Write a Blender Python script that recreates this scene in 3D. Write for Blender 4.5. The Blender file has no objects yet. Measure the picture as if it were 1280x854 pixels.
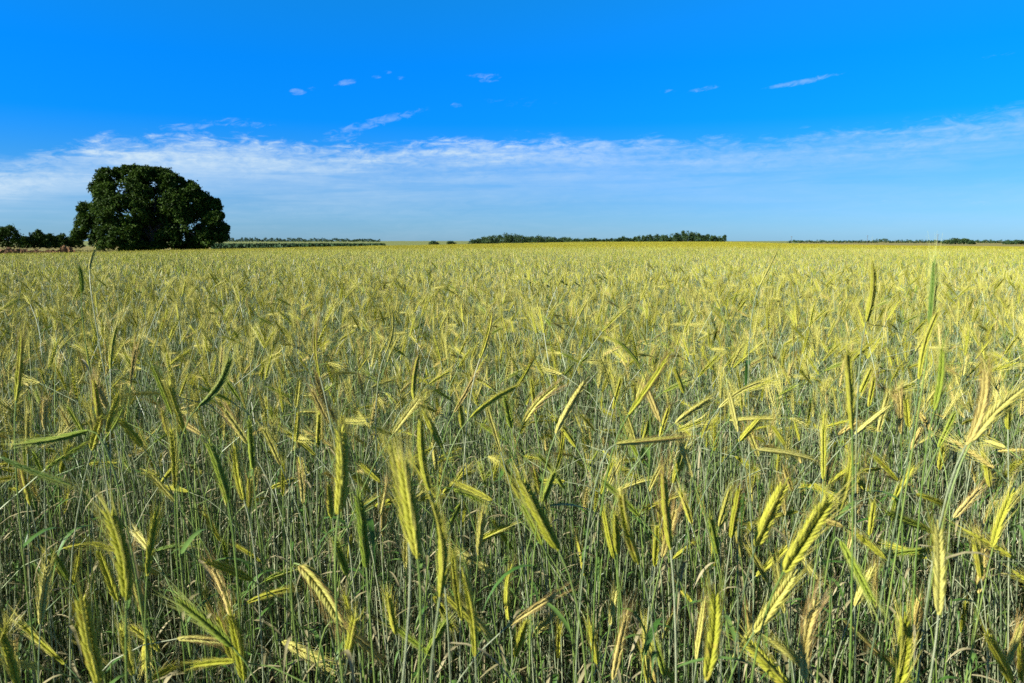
import bpy, math, random
import numpy as np
from mathutils import Vector

random.seed(7)
rng = np.random.default_rng(11)
sc = bpy.context.scene
COL = sc.collection
R = math.radians

# ------------------------------------------------------------------ camera
FPX, CX, CY, HROW = 924.0, 640.0, 427.0, 301.0      # photo geometry, 1280 x 854
CAMZ = 1.5
PITCH = math.atan((CY - HROW) / FPX)
cam = bpy.data.cameras.new("camera")
cam.sensor_width = 36.0
cam.lens = 36.0 * FPX / 1280.0
cam.clip_start, cam.clip_end = 0.02, 20000.0
cam.dof.use_dof = True
cam.dof.focus_distance = 3.0
cam.dof.aperture_fstop = 8.0
cam_o = bpy.data.objects.new("camera", cam)
cam_o.location = (0, 0, CAMZ)
cam_o.rotation_euler = (R(90) - PITCH, 0, 0)
COL.objects.link(cam_o)
sc.camera = cam_o

# ------------------------------------------------------------------ light
SUN_AZ, SUN_EL = R(-115), R(31)                       # azimuth from +Y, towards +X
S = Vector((math.sin(SUN_AZ) * math.cos(SUN_EL), math.cos(SUN_AZ) * math.cos(SUN_EL), math.sin(SUN_EL)))
sun = bpy.data.lights.new("sun", 'SUN')
sun.energy = 5.0
sun.angle = R(0.5)
sun.color = (1.0, 0.965, 0.88)
sun_o = bpy.data.objects.new("sun", sun)
sun_o.rotation_euler = S.to_track_quat('Z', 'Y').to_euler()
sun_o.location = S * 60
COL.objects.link(sun_o)

sc.view_settings.view_transform = 'Standard'
sc.view_settings.look = 'None'
sc.view_settings.gamma = 1.0
sc.view_settings.use_curve_mapping = False
sc.view_settings.exposure = 1.08
sc.cycles.max_bounces = 6
sc.cycles.diffuse_bounces = 3
sc.cycles.glossy_bounces = 2
sc.cycles.transmission_bounces = 4
sc.cycles.use_denoising = False


def pix_dir(px, py):
    f = np.array([0, math.cos(PITCH), -math.sin(PITCH)])
    u = np.array([0, math.sin(PITCH), math.cos(PITCH)])
    d = f + np.array([1, 0, 0]) * (px - CX) / FPX + u * (CY - py) / FPX
    return d


def pix_azel(px, py):
    d = pix_dir(px, py)
    d = d / np.linalg.norm(d)
    return math.atan2(d[0], d[1]), math.asin(d[2])


# ------------------------------------------------------------------ sky
world = bpy.data.worlds.new("World")
sc.world = world
world.use_nodes = True
nt = world.node_tree
nt.nodes.clear()


class NB:
    """small node helper"""
    def __init__(self, nt):
        self.nt = nt

    def n(self, typ, **kw):
        nd = self.nt.nodes.new(typ)
        for k, v in kw.items():
            setattr(nd, k, v)
        return nd

    def set(self, sock, v):
        if isinstance(v, bpy.types.NodeSocket):
            self.nt.links.new(v, sock)
        else:
            sock.default_value = v

    def m(self, op, a, b=0.0, c=None, clamp=False):
        nd = self.n('ShaderNodeMath', operation=op, use_clamp=clamp)
        self.set(nd.inputs[0], a)
        self.set(nd.inputs[1], b)
        if c is not None:
            self.set(nd.inputs[2], c)
        return nd.outputs[0]

    def smooth(self, x, a, b, lo=0.0, hi=1.0):
        nd = self.n('ShaderNodeMapRange', interpolation_type='SMOOTHSTEP')
        for i, v in enumerate((x, a, b, lo, hi)):
            self.set(nd.inputs[i], v)
        return nd.outputs[0]

    def noise(self, vec, scale, detail=4.0, rough=0.55, dist=0.0):
        nd = self.n('ShaderNodeTexNoise')
        self.set(nd.inputs['Vector'], vec)
        nd.inputs['Scale'].default_value = scale
        nd.inputs['Detail'].default_value = detail
        nd.inputs['Roughness'].default_value = rough
        nd.inputs['Distortion'].default_value = dist
        return nd.outputs[0]

    def vec(self, x, y, z):
        nd = self.n('ShaderNodeCombineXYZ')
        for i, v in enumerate((x, y, z)):
            self.set(nd.inputs[i], v)
        return nd.outputs[0]

    def mix(self, fac, a, b, blend='MIX'):
        nd = self.n('ShaderNodeMix', data_type='RGBA', blend_type=blend)
        self.set(nd.inputs[0], fac)
        self.set(nd.inputs[6], a)
        self.set(nd.inputs[7], b)
        return nd.outputs[2]


w = NB(nt)
sky = w.n('ShaderNodeTexSky', sky_type='NISHITA')
sky.sun_disc = False
sky.sun_elevation = SUN_EL
sky.sun_rotation = SUN_AZ
sky.altitude = 200
sky.air_density = 1.0
sky.dust_density = 0.3
sky.ozone_density = 3.0
tc = w.n('ShaderNodeTexCoord')
sep = w.n('ShaderNodeSeparateXYZ')
nt.links.new(tc.outputs['Generated'], sep.inputs[0])
az = w.m('ARCTAN2', sep.outputs[0], sep.outputs[1])
el = w.m('ARCSINE', sep.outputs[2])
# polarised-looking summer blue: the clear-sky colour is filtered by elevation
tr_ = w.n('ShaderNodeValToRGB')
tr_.color_ramp.interpolation = 'LINEAR'
TINT = [(0.0, (.40, .80, 1.50)), (.05, (.31, .74, 1.42)), (.10, (.14, .72, 1.52)), (.15, (.015, .74, 1.80)), (.22, (.01, .84, 2.0)),
        (.32, (.05, 1.05, 1.9)), (.5, (.28, .42, .50)), (.9, (.28, .31, .30))]
te = tr_.color_ramp.elements
while len(te) < len(TINT):
    te.new(.5)
for e_, (p_, c_) in zip(te, TINT):
    e_.position = p_
    e_.color = tuple(q * .5 for q in c_) + (1,)
nt.links.new(w.m('MAXIMUM', el, 0.0), tr_.inputs[0])
clear = w.mix(1.0, sky.outputs[0], tr_.outputs[0], 'MULTIPLY')
clear = w.mix(1.0, clear, (2, 2, 2, 1), 'MULTIPLY')
# upper edge of the bank of cloud, as elevation over azimuth
edge_px = [(-200, 218), (0, 197), (60, 186), (120, 170), (200, 167), (300, 166), (400, 174), (470, 180), (540, 175),
           (640, 170), (760, 168), (860, 173), (940, 168), (1040, 161), (1140, 151), (1200, 140), (1280, 126), (1480, 118)]
AZ0, AZ1, EMAX = -0.9, 0.9, 0.4
ramp = w.n('ShaderNodeValToRGB')
ramp.color_ramp.interpolation = 'LINEAR'
els = ramp.color_ramp.elements
pts = [pix_azel(*p) for p in edge_px]
while len(els) < len(pts):
    els.new(0.5)
for e_, (a_, l_) in zip(els, sorted(pts)):
    e_.position = (a_ - AZ0) / (AZ1 - AZ0)
    v_ = l_ / EMAX
    e_.color = (v_, v_, v_, 1)
nt.links.new(w.m('DIVIDE', w.m('SUBTRACT', az, AZ0), AZ1 - AZ0, clamp=True), ramp.inputs[0])
edge = w.m('MULTIPLY', ramp.outputs[0], EMAX)
v1 = w.vec(w.m('MULTIPLY', az, 9.0), w.m('MULTIPLY', el, 34.0), 0.3)
v2 = w.vec(w.m('MULTIPLY', az, 17.0), w.m('MULTIPLY', w.m('ADD', el, w.m('MULTIPLY', az, -0.04)), 62.0), 1.7)
v3 = w.vec(w.m('MULTIPLY', az, 2.2), w.m('MULTIPLY', el, 16.0), 5.1)
n1 = w.noise(v1, 1.6, 6.0, 0.62, 0.4)
n2 = w.noise(v2, 1.5, 6.0, 0.68, 0.9)
n3 = w.noise(v3, 1.6, 4.0, 0.5, 0.3)
wob = w.m('ADD', w.m('MULTIPLY', w.m('SUBTRACT', n1, 0.5), 0.030), w.m('MULTIPLY', w.m('SUBTRACT', n2, 0.5), 0.045))
t_ = w.m('ADD', w.m('SUBTRACT', edge, el), wob)
top = w.smooth(t_, 0.0, 0.022)
body = w.smooth(t_, 0.018, 0.085, 1.0, 0.36)
low = w.smooth(el, 0.0, 0.06, 0.5, 1.0)
v5 = w.vec(w.m('MULTIPLY', az, 48.0), w.m('MULTIPLY', el, 120.0), 3.3)
n5 = w.noise(v5, 1.5, 5.0, 0.62, 0.5)
puff = w.smooth(t_, 0.0, 0.07, 1.0, 0.0)
tex = w.m('MULTIPLY', w.m('MULTIPLY', w.smooth(n2, 0.32, 0.68, 0.66, 1.05), w.m('ADD', 1.0, w.m('MULTIPLY', puff, w.m('MULTIPLY', w.m('SUBTRACT', n5, 0.5), 2.4)))), w.smooth(n3, 0.35, 0.65, 0.7, 1.0))
side = w.smooth(az, -0.25, 0.42, 1.0, 0.50)
v6 = w.vec(w.m('MULTIPLY', az, 3.0), w.m('MULTIPLY', w.m('ADD', el, w.m('MULTIPLY', az, -0.02)), 42.0), 7.7)
n6 = w.noise(v6, 1.4, 5.0, 0.6, 0.5)
tex = w.m('MULTIPLY', tex, w.smooth(n6, 0.34, 0.64, 0.55, 1.12))
bank = w.m('MULTIPLY', 0.92, w.m('MULTIPLY', w.m('MULTIPLY', w.m('MULTIPLY', top, body), tex), w.m('MULTIPLY', side, low)))
# thin detached wisps: (px, py, half width, half height, strength, slope)
wisps = [(372, 115, 10, 5, 1.0, 0), (391, 112, 7, 4, .8, 0), (434, 103, 14, 5, 1.0, -.25), (470, 96, 6, 4, .6, 0),
         (484, 90, 6, 3, .5, 0), (501, 97, 5, 4, .5, 0), (608, 95, 22, 5, .7, 0), (609, 101, 14, 3, .5, 0),
         (470, 153, 62, 8, .85, -.28), (570, 132, 8, 5, .7, 0), (1003, 102, 40, 4.5, .95, -.13), (880, 111, 18, 4, .7, -.15),
         (835, 115, 12, 4, .35, 0), (230, 159, 30, 6, .9, -.1), (300, 154, 40, 8, .5, 0), (420, 172, 30, 6, .7, -.2),
         (1240, 71, 30, 3, .2, -.1), (640, 128, 60, 10, .1, 0), (1240, 224, 30, 3, .5, 0), (1225, 252, 42, 7, .6, 0),
         (1120, 250, 90, 3, .35, 0)]
acc = None
for (px, py, hw, hh, st, sl) in wisps:
    a0, e0 = pix_azel(px, py)
    da = w.m('SUBTRACT', az, a0)
    de = w.m('SUBTRACT', el, e0)
    de = w.m('SUBTRACT', de, w.m('MULTIPLY', da, -sl * 0.95))
    q = w.m('ADD', w.m('POWER', w.m('MULTIPLY', da, FPX / hw * 1.3), 2.0), w.m('POWER', w.m('MULTIPLY', de, FPX / hh * 1.8), 2.0))
    g = w.m('MULTIPLY', w.smooth(q, 0.0, 2.6, 1.0, 0.0), st)
    acc = g if acc is None else w.m('MAXIMUM', acc, g)
v4 = w.vec(w.m('MULTIPLY', az, 50.0), w.m('MULTIPLY', w.m('ADD', el, w.m('MULTIPLY', az, -0.16)), 130.0), 9.2)
n4 = w.noise(v4, 1.4, 5.0, 0.65, 0.8)
wis = w.m('MULTIPLY', w.smooth(w.m('ADD', w.m('MULTIPLY', acc, 0.30), n4), 0.56, 0.98), w.smooth(acc, 0.0, 0.3))
cl = w.m('MAXIMUM', bank, w.m('MULTIPLY', wis, 0.29), clamp=True)
col = w.mix(cl, clear, (5.6, 7.3, 8.9, 1))
bg = w.n('ShaderNodeBackground')
bg.inputs['Strength'].default_value = 0.05
nt.links.new(col, bg.inputs['Color'])
wo = w.n('ShaderNodeOutputWorld')
nt.links.new(bg.outputs[0], wo.inputs[0])

# ------------------------------------------------------------------ materials


def plant_mat(name, cols, rough=0.55, trans=0.0, spec=0.25, vary=0.25, tcol=None, brown=0.0):
    """cols: two base colours the plant varies between; 'tint' is stored per plant on the mesh"""
    m = bpy.data.materials.new(name)
    m.use_nodes = True
    k = NB(m.node_tree)
    p = m.node_tree.nodes['Principled BSDF']
    at = k.n('ShaderNodeAttribute', attribute_name='tint')
    oi = k.n('ShaderNodeObjectInfo')
    geo = k.n('ShaderNodeNewGeometry')
    nz = k.noise(geo.outputs['Position'], 60.0, 3.0, 0.6)
    f = k.m('ADD', k.m('MULTIPLY', at.outputs['Fac'], 0.75), k.m('MULTIPLY', k.m('SUBTRACT', nz, 0.5), vary * 3))
    f = k.m('ADD', f, k.m('MULTIPLY', k.m('SUBTRACT', oi.outputs['Random'], 0.35), 0.35), clamp=True)
    c = k.mix(f, cols[0] + (1,), cols[1] + (1,))
    if brown:
        nb = k.noise(geo.outputs['Position'], 38.0, 3.0, 0.7)
        c = k.mix(k.smooth(nb, 0.54, 0.74, 0.0, brown), c, (0.36, 0.22, 0.05, 1))
    m.node_tree.links.new(c, p.inputs['Base Color'])
    p.inputs['Roughness'].default_value = rough
    p.inputs['Specular IOR Level'].default_value = spec
    if trans > 0:
        tr = k.n('ShaderNodeBsdfTranslucent')
        if tcol:
            tr.inputs[0].default_value = tcol + (1,)
        else:
            m.node_tree.links.new(c, tr.inputs[0])
        mx = k.n('ShaderNodeMixShader')
        mx.inputs[0].default_value = trans
        m.node_tree.links.new(p.outputs[0], mx.inputs[1])
        m.node_tree.links.new(tr.outputs[0], mx.inputs[2])
        m.node_tree.links.new(mx.outputs[0], m.node_tree.nodes['Material Output'].inputs[0])
    return m


M = {}
M['ear_yellow'] = plant_mat('ear_yellow_green', ((0.33, 0.345, 0.026), (0.54, 0.52, 0.075)), vary=.3, brown=.55, trans=.2, rough=.65, spec=.18)
M['ear_pale'] = plant_mat('ear_pale_gold', ((0.46, 0.44, 0.085), (0.62, 0.57, 0.18)), vary=.3, brown=.55, trans=.2, rough=.65, spec=.18)
M['ear_green'] = plant_mat('ear_green', ((0.18, 0.26, 0.025), (0.34, 0.40, 0.05)), vary=.3, brown=.55, trans=.2, rough=.65, spec=.18)
M['ear_tan'] = plant_mat('ear_tan_brown', ((0.37, 0.30, 0.07), (0.54, 0.45, 0.15)), vary=.3)
M['ear_deep'] = plant_mat('ear_dark_green_silhouette', ((0.06, 0.12, 0.016), (0.15, 0.21, 0.032)), vary=.3)  # dark green ears; on silhouetted ears this colour stands in for shade
M['awn'] = plant_mat('awn_straw', ((0.42, 0.40, 0.06), (0.57, 0.51, 0.13)), rough=.5, trans=.15)
M['awn_green'] = plant_mat('awn_green', ((0.30, 0.36, 0.07), (0.45, 0.45, 0.12)), rough=.5, trans=.15)
M['awn_rust'] = plant_mat('awn_rust', ((0.30, 0.20, 0.055), (0.46, 0.34, 0.11)), rough=.5, trans=.15)
M['stem'] = plant_mat('stem_waxy_grey_green', ((0.060, 0.115, 0.034), (0.40, 0.42, 0.25)), rough=.42, spec=.4, vary=.35)
M['stem_green'] = plant_mat('stem_fresh_green', ((0.080, 0.155, 0.026), (0.24, 0.31, 0.075)), rough=.42, spec=.4)
M['leaf'] = plant_mat('leaf_green', ((0.05, 0.13, 0.022), (0.15, 0.25, 0.06)), rough=.45, trans=.2)
M['leaf_dry'] = plant_mat('leaf_dry_straw', ((0.20, 0.18, 0.08), (0.44, 0.39, 0.22)), rough=.7, trans=.15)
M['foliage'] = plant_mat('foliage_dark_green', ((0.013, 0.034, 0.003), (0.058, 0.105, 0.011)), rough=.6, spec=.12, trans=.18, vary=.1)
M['foliage_far'] = plant_mat('foliage_deep_green', ((0.022, 0.055, 0.016), (0.055, 0.10, 0.028)), rough=.6, trans=.1, vary=.1)
M['bark'] = plant_mat('bark_grey_brown', ((0.07, 0.055, 0.04), (0.14, 0.11, 0.08)), rough=.9)
M['pole'] = plant_mat('weathered_pole_wood', ((0.10, 0.085, 0.07), (0.16, 0.14, 0.12)), rough=.85)
M['ceramic'] = plant_mat('insulator_ceramic', ((0.5, 0.5, 0.48), (0.6, 0.6, 0.58)), rough=.3)
M['weed'] = plant_mat('rust_brown_weed', ((0.075, 0.038, 0.015), (0.19, 0.10, 0.036)), rough=.8)
M['grass_tan'] = plant_mat('dry_grass_tan', ((0.17, 0.16, 0.04), (0.28, 0.24, 0.08)), rough=.8)
M['crop_green'] = plant_mat('crop_dark_green', ((0.012, 0.038, 0.010), (0.03, 0.068, 0.016)), rough=.7)
M['far_ear'] = plant_mat('ear_far_yellow_green', ((0.24, 0.218, 0.007), (0.37, 0.33, 0.02)), vary=.2)


def ground_mat(name, c0, c1, scale):
    m = bpy.data.materials.new(name)
    m.use_nodes = True
    k = NB(m.node_tree)
    p = m.node_tree.nodes['Principled BSDF']
    geo = k.n('ShaderNodeNewGeometry')
    n_a = k.noise(geo.outputs['Position'], scale, 8.0, 0.7)
    n_b = k.noise(geo.outputs['Position'], scale * 0.07, 4.0, 0.6)
    f = k.smooth(k.m('ADD', k.m('MULTIPLY', n_a, 0.7), k.m('MULTIPLY', n_b, 0.3)), 0.35, 0.65)
    m.node_tree.links.new(k.mix(f, c0 + (1,), c1 + (1,)), p.inputs['Base Color'])
    p.inputs['Roughness'].default_value = 0.95
    p.inputs['Specular IOR Level'].default_value = 0.1
    b = k.n('ShaderNodeBump')
    b.inputs['Strength'].default_value = 0.7
    b.inputs['Distance'].default_value = 0.03
    m.node_tree.links.new(n_a, b.inputs['Height'])
    m.node_tree.links.new(b.outputs[0], p.inputs['Normal'])
    return m


M['soil'] = ground_mat('field_soil', (0.022, 0.017, 0.012), (0.075, 0.06, 0.04), 9.0)
M['stubble'] = ground_mat('dry_grass_ground', (0.17, 0.15, 0.045), (0.25, 0.22, 0.075), 2.0)
M['pasture'] = ground_mat('pasture_ground', (0.10, 0.15, 0.04), (0.22, 0.22, 0.08), 0.6)

# ------------------------------------------------------------------ mesh helpers


class MB:
    """collects verts / faces / material / tint as numpy blocks and makes one mesh"""
    def __init__(self):
        self.v, self.q, self.qm, self.t, self.tm, self.tint = [], [], [], [], [], []
        self.nv = 0
        self.mats = []

    def mat(self, m):
        if m not in self.mats:
            self.mats.append(m)
        return self.mats.index(m)

    def add(self, v, quads=None, tris=None, mat=None, tint=0.5):
        v = np.asarray(v, float).reshape(-1, 3)
        mi = self.mat(mat)
        if quads is not None and len(quads):
            q = np.asarray(quads, int) + self.nv
            self.q.append(q)
            self.qm.append(np.full(len(q), mi))
        if tris is not None and len(tris):
            t = np.asarray(tris, int) + self.nv
            self.t.append(t)
            self.tm.append(np.full(len(t), mi))
        self.v.append(v)
        self.tint.append(np.broadcast_to(np.asarray(tint, float), (len(v),)))
        self.nv += len(v)

    def mesh(self, name, smooth=False):
        me = bpy.data.meshes.new(name)
        v = np.concatenate(self.v)
        q = np.concatenate(self.q) if self.q else np.zeros((0, 4), int)
        t = np.concatenate(self.t) if self.t else np.zeros((0, 3), int)
        qm = np.concatenate(self.qm) if self.qm else np.zeros(0, int)
        tm = np.concatenate(self.tm) if self.tm else np.zeros(0, int)
        me.vertices.add(len(v))
        me.vertices.foreach_set('co', v.astype(np.float32).ravel())
        nl = len(q) * 4 + len(t) * 3
        me.loops.add(nl)
        me.loops.foreach_set('vertex_index', np.concatenate([q.ravel(), t.ravel()]).astype(np.int32))
        me.polygons.add(len(q) + len(t))
        st = np.concatenate([np.arange(len(q)) * 4, len(q) * 4 + np.arange(len(t)) * 3]).astype(np.int32)
        me.polygons.foreach_set('loop_start', st)
        me.polygons.foreach_set('material_index', np.concatenate([qm, tm]).astype(np.int32))
        me.polygons.foreach_set('use_smooth', np.full(len(q) + len(t), bool(smooth)))
        for m in self.mats:
            me.materials.append(m)
        a = me.attributes.new('tint', 'FLOAT', 'POINT')
        a.data.foreach_set('value', np.concatenate(self.tint).astype(np.float32))
        me.update(calc_edges=True)
        me.validate()
        return me

    def obj(self, name, parent=None, smooth=False, loc=None):
        o = bpy.data.objects.new(name, self.mesh(name, smooth))
        COL.objects.link(o)
        if parent is not None:
            o.parent = parent
        if loc is not None:
            o.location = loc
        return o


def tag(o, label, cat, group=None):
    o['label'] = label
    o['category'] = cat
    if group:
        o['group'] = group


def empty(name, loc):
    o = bpy.data.objects.new(name, None)
    o.empty_display_size = 0.1
    o.location = loc
    COL.objects.link(o)
    return o


def unit(a):
    a = np.asarray(a, float)
    return a / np.maximum(np.linalg.norm(a, axis=-1, keepdims=True), 1e-9)


def frames(P):
    P = np.asarray(P, float)
    T = unit(np.gradient(P, axis=0))
    n = np.cross(T[0], T[-1])
    if np.linalg.norm(n) < 0.02:
        n = np.cross(T[0], [0.3, -0.9, 0.1])
    n = unit(n)
    N = unit(np.cross(np.broadcast_to(n, T.shape), T))
    B = np.cross(T, N)
    return T, N, B


def tube(mb, P, rad, sides, mat, tint=0.5):
    P = np.asarray(P, float)
    T, N, B = frames(P)
    rad = np.broadcast_to(np.asarray(rad, float), (len(P),))
    a = np.arange(sides) / sides * 2 * np.pi
    V = P[:, None, :] + rad[:, None, None] * (np.cos(a)[None, :, None] * N[:, None, :] + np.sin(a)[None, :, None] * B[:, None, :])
    i = np.arange(len(P) - 1)[:, None] * sides
    j = np.arange(sides)[None, :]
    j2 = (j + 1) % sides
    q = np.stack([i + j, i + j2, i + sides + j2, i + sides + j], -1).reshape(-1, 4)
    mb.add(V.reshape(-1, 3), quads=q, mat=mat, tint=tint)


def strip(mb, P, width, side, mat, tint=0.5, fold=0.25):
    """leaf blade: a folded strip along P, three verts across"""
    P = np.asarray(P, float)
    T = unit(np.gradient(P, axis=0))
    Sd = unit(side - (T * (T @ side)[:, None]))
    U = np.cross(T, Sd)
    w_ = np.broadcast_to(np.asarray(width, float), (len(P),))[:, None]
    V = np.stack([P - Sd * w_ + U * w_ * fold, P, P + Sd * w_ + U * w_ * fold], 1).reshape(-1, 3)
    i = np.arange(len(P) - 1)[:, None] * 3
    j = np.arange(2)[None, :]
    q = np.stack([i + j, i + j + 1, i + j + 4, i + j + 3], -1).reshape(-1, 4)
    mb.add(V, quads=q, mat=mat, tint=tint)


def ear_template(seed, nodes, rings, sides, awn_len=0.040, awn_r=0.00036, awn_seg=2, L=0.105, flo=2):
    """rye ear in (along, u, v) metres: two rows of paired florets, each with its awn"""
    g = np.random.default_rng(seed)
    V, Q, T = [], [], []
    AV, AQ = [], []
    nv = na = 0
    prof_s = np.linspace(0, 1, rings)
    prof_r = np.interp(prof_s, [0, .3, .65, 1], [.5, 1, .72, .04])
    for i in range(nodes):
        s = -1 if i % 2 else 1
        t0 = i / nodes
        a0 = t0 * (L - 0.012)
        k = np.interp(t0, [0, .12, .6, 1], [.72, 1, .95, .6])
        for f in ((-1, 1) if flo == 2 else (0,)):
            d = unit(np.array([1, s * (.36 + g.normal(0, .05)), f * (.24 + g.normal(0, .05))]))
            ln = (.0165 + g.normal(0, .0012)) * k
            r = (.0026 if flo == 2 else .0036) * k
            e1 = unit(np.cross(d, [0, 0.3, 1]))
            e2 = np.cross(d, e1)
            b = np.array([a0, s * .0014, f * .0014])
            an = np.arange(sides) / sides * 2 * np.pi + g.uniform(0, 6)
            ring = np.cos(an)[:, None] * e1 + np.sin(an)[:, None] * e2
            vv = b + prof_s[:, None, None] * ln * d + prof_r[:, None, None] * r * ring[None]
            ii = np.arange(rings - 1)[:, None] * sides
            j = np.arange(sides)[None, :]
            j2 = (j + 1) % sides
            Q.append(np.stack([ii + j, ii + j2, ii + sides + j2, ii + sides + j], -1).reshape(-1, 4) + nv)
            V.append(vv.reshape(-1, 3))
            nv += rings * sides
            if awn_len > 0:
                al = awn_len * g.uniform(.7, 1.25) * np.interp(t0, [0, .25, 1], [.75, 1, .95])
                ad = unit(np.array([1, s * (.16 + g.normal(0, .06)), f * .11 + g.normal(0, .06)]))
                bend = np.array([0, s, f * .6]) * g.uniform(-.003, .006)
                tip0 = b + d * ln * .9
                q_s = np.linspace(0, 1, awn_seg + 1)
                path = tip0 + q_s[:, None] * ad * al + (q_s ** 2)[:, None] * bend
                ar = awn_r * np.interp(q_s, [0, 1], [1, .25])
                a3 = np.arange(3) / 3 * 2 * np.pi
                rg = np.stack([np.zeros(3), np.cos(a3), np.sin(a3)], -1)
                av = path[:, None, :] + ar[:, None, None] * rg[None]
                ii = np.arange(awn_seg)[:, None] * 3
                j = np.arange(3)[None, :]
                j2 = (j + 1) % 3
                AQ.append(np.stack([ii + j, ii + j2, ii + 3 + j2, ii + 3 + j], -1).reshape(-1, 4) + na)
                AV.append(av.reshape(-1, 3))
                na += (awn_seg + 1) * 3
    return dict(V=np.concatenate(V), Q=np.concatenate(Q), L=L,
                AV=np.concatenate(AV) if AV else None, AQ=np.concatenate(AQ) if AQ else None)


def deform(V, P, roll, L, scale_w):
    """bend template points (along, u, v) onto the polyline P (its length replaces L)"""
    seg = np.linalg.norm(np.diff(P, axis=0), axis=1)
    s = np.concatenate([[0], np.cumsum(seg)])
    LL = s[-1]
    T, N, B = frames(P)
    a = V[:, 0] / L * LL
    ac = np.clip(a, 0, LL)
    c = np.stack([np.interp(ac, s, P[:, k]) for k in range(3)], -1)
    tt = unit(np.stack([np.interp(ac, s, T[:, k]) for k in range(3)], -1))
    nn = np.stack([np.interp(ac, s, N[:, k]) for k in range(3)], -1)
    bb = np.stack([np.interp(ac, s, B[:, k]) for k in range(3)], -1)
    u = V[:, 1] * math.cos(roll) - V[:, 2] * math.sin(roll)
    v = V[:, 1] * math.sin(roll) + V[:, 2] * math.cos(roll)
    return c + tt * (a - ac)[:, None] + (nn * u[:, None] + bb * v[:, None]) * scale_w


def bez3(p0, p1, p2, p3, n):
    t = np.linspace(0, 1, n)[:, None]
    return (1 - t) ** 3 * p0 + 3 * (1 - t) ** 2 * t * p1 + 3 * (1 - t) * t ** 2 * p2 + t ** 3 * p3


def bez2(p0, p1, p2, n):
    t = np.linspace(0, 1, n)[:, None]
    return (1 - t) ** 2 * p0 + 2 * (1 - t) * t * p1 + t ** 2 * p2


def nod_line(H, L, az_, lean, nod, g, n_st=9, n_ear=6):
    """stem + ear centreline: angle from vertical grows from lean to lean+nod near the top"""
    def ang(s):
        x = np.clip((s - H * 0.62) / (H * 0.38 + L), 0, 1)
        return lean * (0.35 + 0.65 * s / H) + nod * x * x * (3 - 2 * x)
    s_all = np.linspace(0, H + L, 60)
    a = ang(s_all)
    ds = s_all[1] - s_all[0]
    hx = np.concatenate([[0], np.cumsum(np.sin(a[:-1]) * ds)])
    hz = np.concatenate([[0], np.cumsum(np.cos(a[:-1]) * ds)])
    wv = g.normal(0, .012) * np.sin(s_all / H * np.pi * g.uniform(1, 2))
    P = np.stack([hx * math.cos(az_) - wv * math.sin(az_), hx * math.sin(az_) + wv * math.cos(az_), hz], -1)
    ss = np.linspace(0, 1, n_st) ** 0.8 * H
    st = np.stack([np.interp(ss, s_all, P[:, k]) for k in range(3)], -1)
    se = np.linspace(H, H + L, n_ear)
    er = np.stack([np.interp(se, s_all, P[:, k]) for k in range(3)], -1)
    return st, er


def leaf_path(p, az_, ln, up, droop, n=7):
    t = np.linspace(0, 1, n)
    h = t * ln * math.cos(up) * (1 - .25 * t * droop)
    z = t * ln * math.sin(up) - droop * ln * .8 * t ** 2
    return p + np.stack([h * math.cos(az_), h * math.sin(az_), z], -1)


LEAFW = np.array([.75, 1, 1, .9, .7, .4, .05])


def node_radius(n, r0, r1):
    r = np.linspace(r0, r1, n)
    return r


# ------------------------------------------------------------------ terrain
def px_az(px):
    return np.arctan((px - CX) / FPX)


CREST_PX = np.array([-900, 0, 180, 300, 480, 600, 740, 900, 985, 1130, 1280, 2200])
CREST_ROW = np.array([313.5, 313.5, 313., 310.5, 307.4, 305.2, 302.5, 302.3, 304.6, 306.6, 307.4, 309.])
CREST_R = np.array([105., 110., 160., 190., 215., 225., 235., 235., 235., 235., 235., 235.])
CANOPY = 1.17
_caz = px_az(CREST_PX)
_cz = CAMZ - (CREST_ROW - HROW) / FPX * CREST_R - CANOPY


def terrain(x, y):
    x, y = np.asarray(x, float), np.asarray(y, float)
    r = np.hypot(x, y)
    a = np.arctan2(x, np.maximum(y, 1e-6))
    rc = np.interp(a, _caz, CREST_R)
    zc = np.interp(a, _caz, _cz)
    t = np.clip((r - 6) / (rc - 6), 0, 1)
    z1 = zc * (t * t * (3 - 2 * t))
    und = 0.10 * np.sin(x * .045 + 1.0) * np.sin(y * .05) * np.clip((r - 15) / 40, 0, 1) * np.clip((rc - r) / 60, 0, 1)
    t2 = np.clip((r - rc - 25) / 140, 0, 1)
    t2 = t2 * t2 * (3 - 2 * t2)
    z = (z1 + und) * (1 - t2) + (-2.2) * t2
    back = np.clip(y / 2 + .5, 0, 1)
    return z * back


def rye_edge(a):
    return np.interp(a, _caz, CREST_R + np.array([0, 0, 4, 10, 22, 30, 30, 30, 25, 25, 25, 25]))


rr = np.concatenate([np.linspace(0.0, 12, 16)[1:], np.geomspace(13, 400, 70), np.geomspace(420, 9000, 34)])
aa = np.linspace(-np.pi, np.pi, 241)[:-1]
G_r, G_a = np.meshgrid(rr, aa, indexing='ij')
gx, gy = G_r * np.sin(G_a), G_r * np.cos(G_a)
gz = terrain(gx, gy)
gv = np.concatenate([[[0, 0, 0]], np.stack([gx, gy, gz], -1).reshape(-1, 3)])
na_ = len(aa)
ii = np.arange(len(rr) - 1)[:, None] * na_ + 1
jj = np.arange(na_)[None, :]
gq = np.stack([ii + jj, ii + na_ + jj, ii + na_ + (jj + 1) % na_, ii + (jj + 1) % na_], -1).reshape(-1, 4)
gq = gq[:, ::-1]
gt = np.stack([np.zeros(na_, int), 1 + np.arange(na_), 1 + (np.arange(na_) + 1) % na_], -1)[:, ::-1]
cen = gv[gq].mean(1)
cr, ca = np.hypot(cen[:, 0], cen[:, 1]), np.arctan2(cen[:, 0], cen[:, 1])
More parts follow.
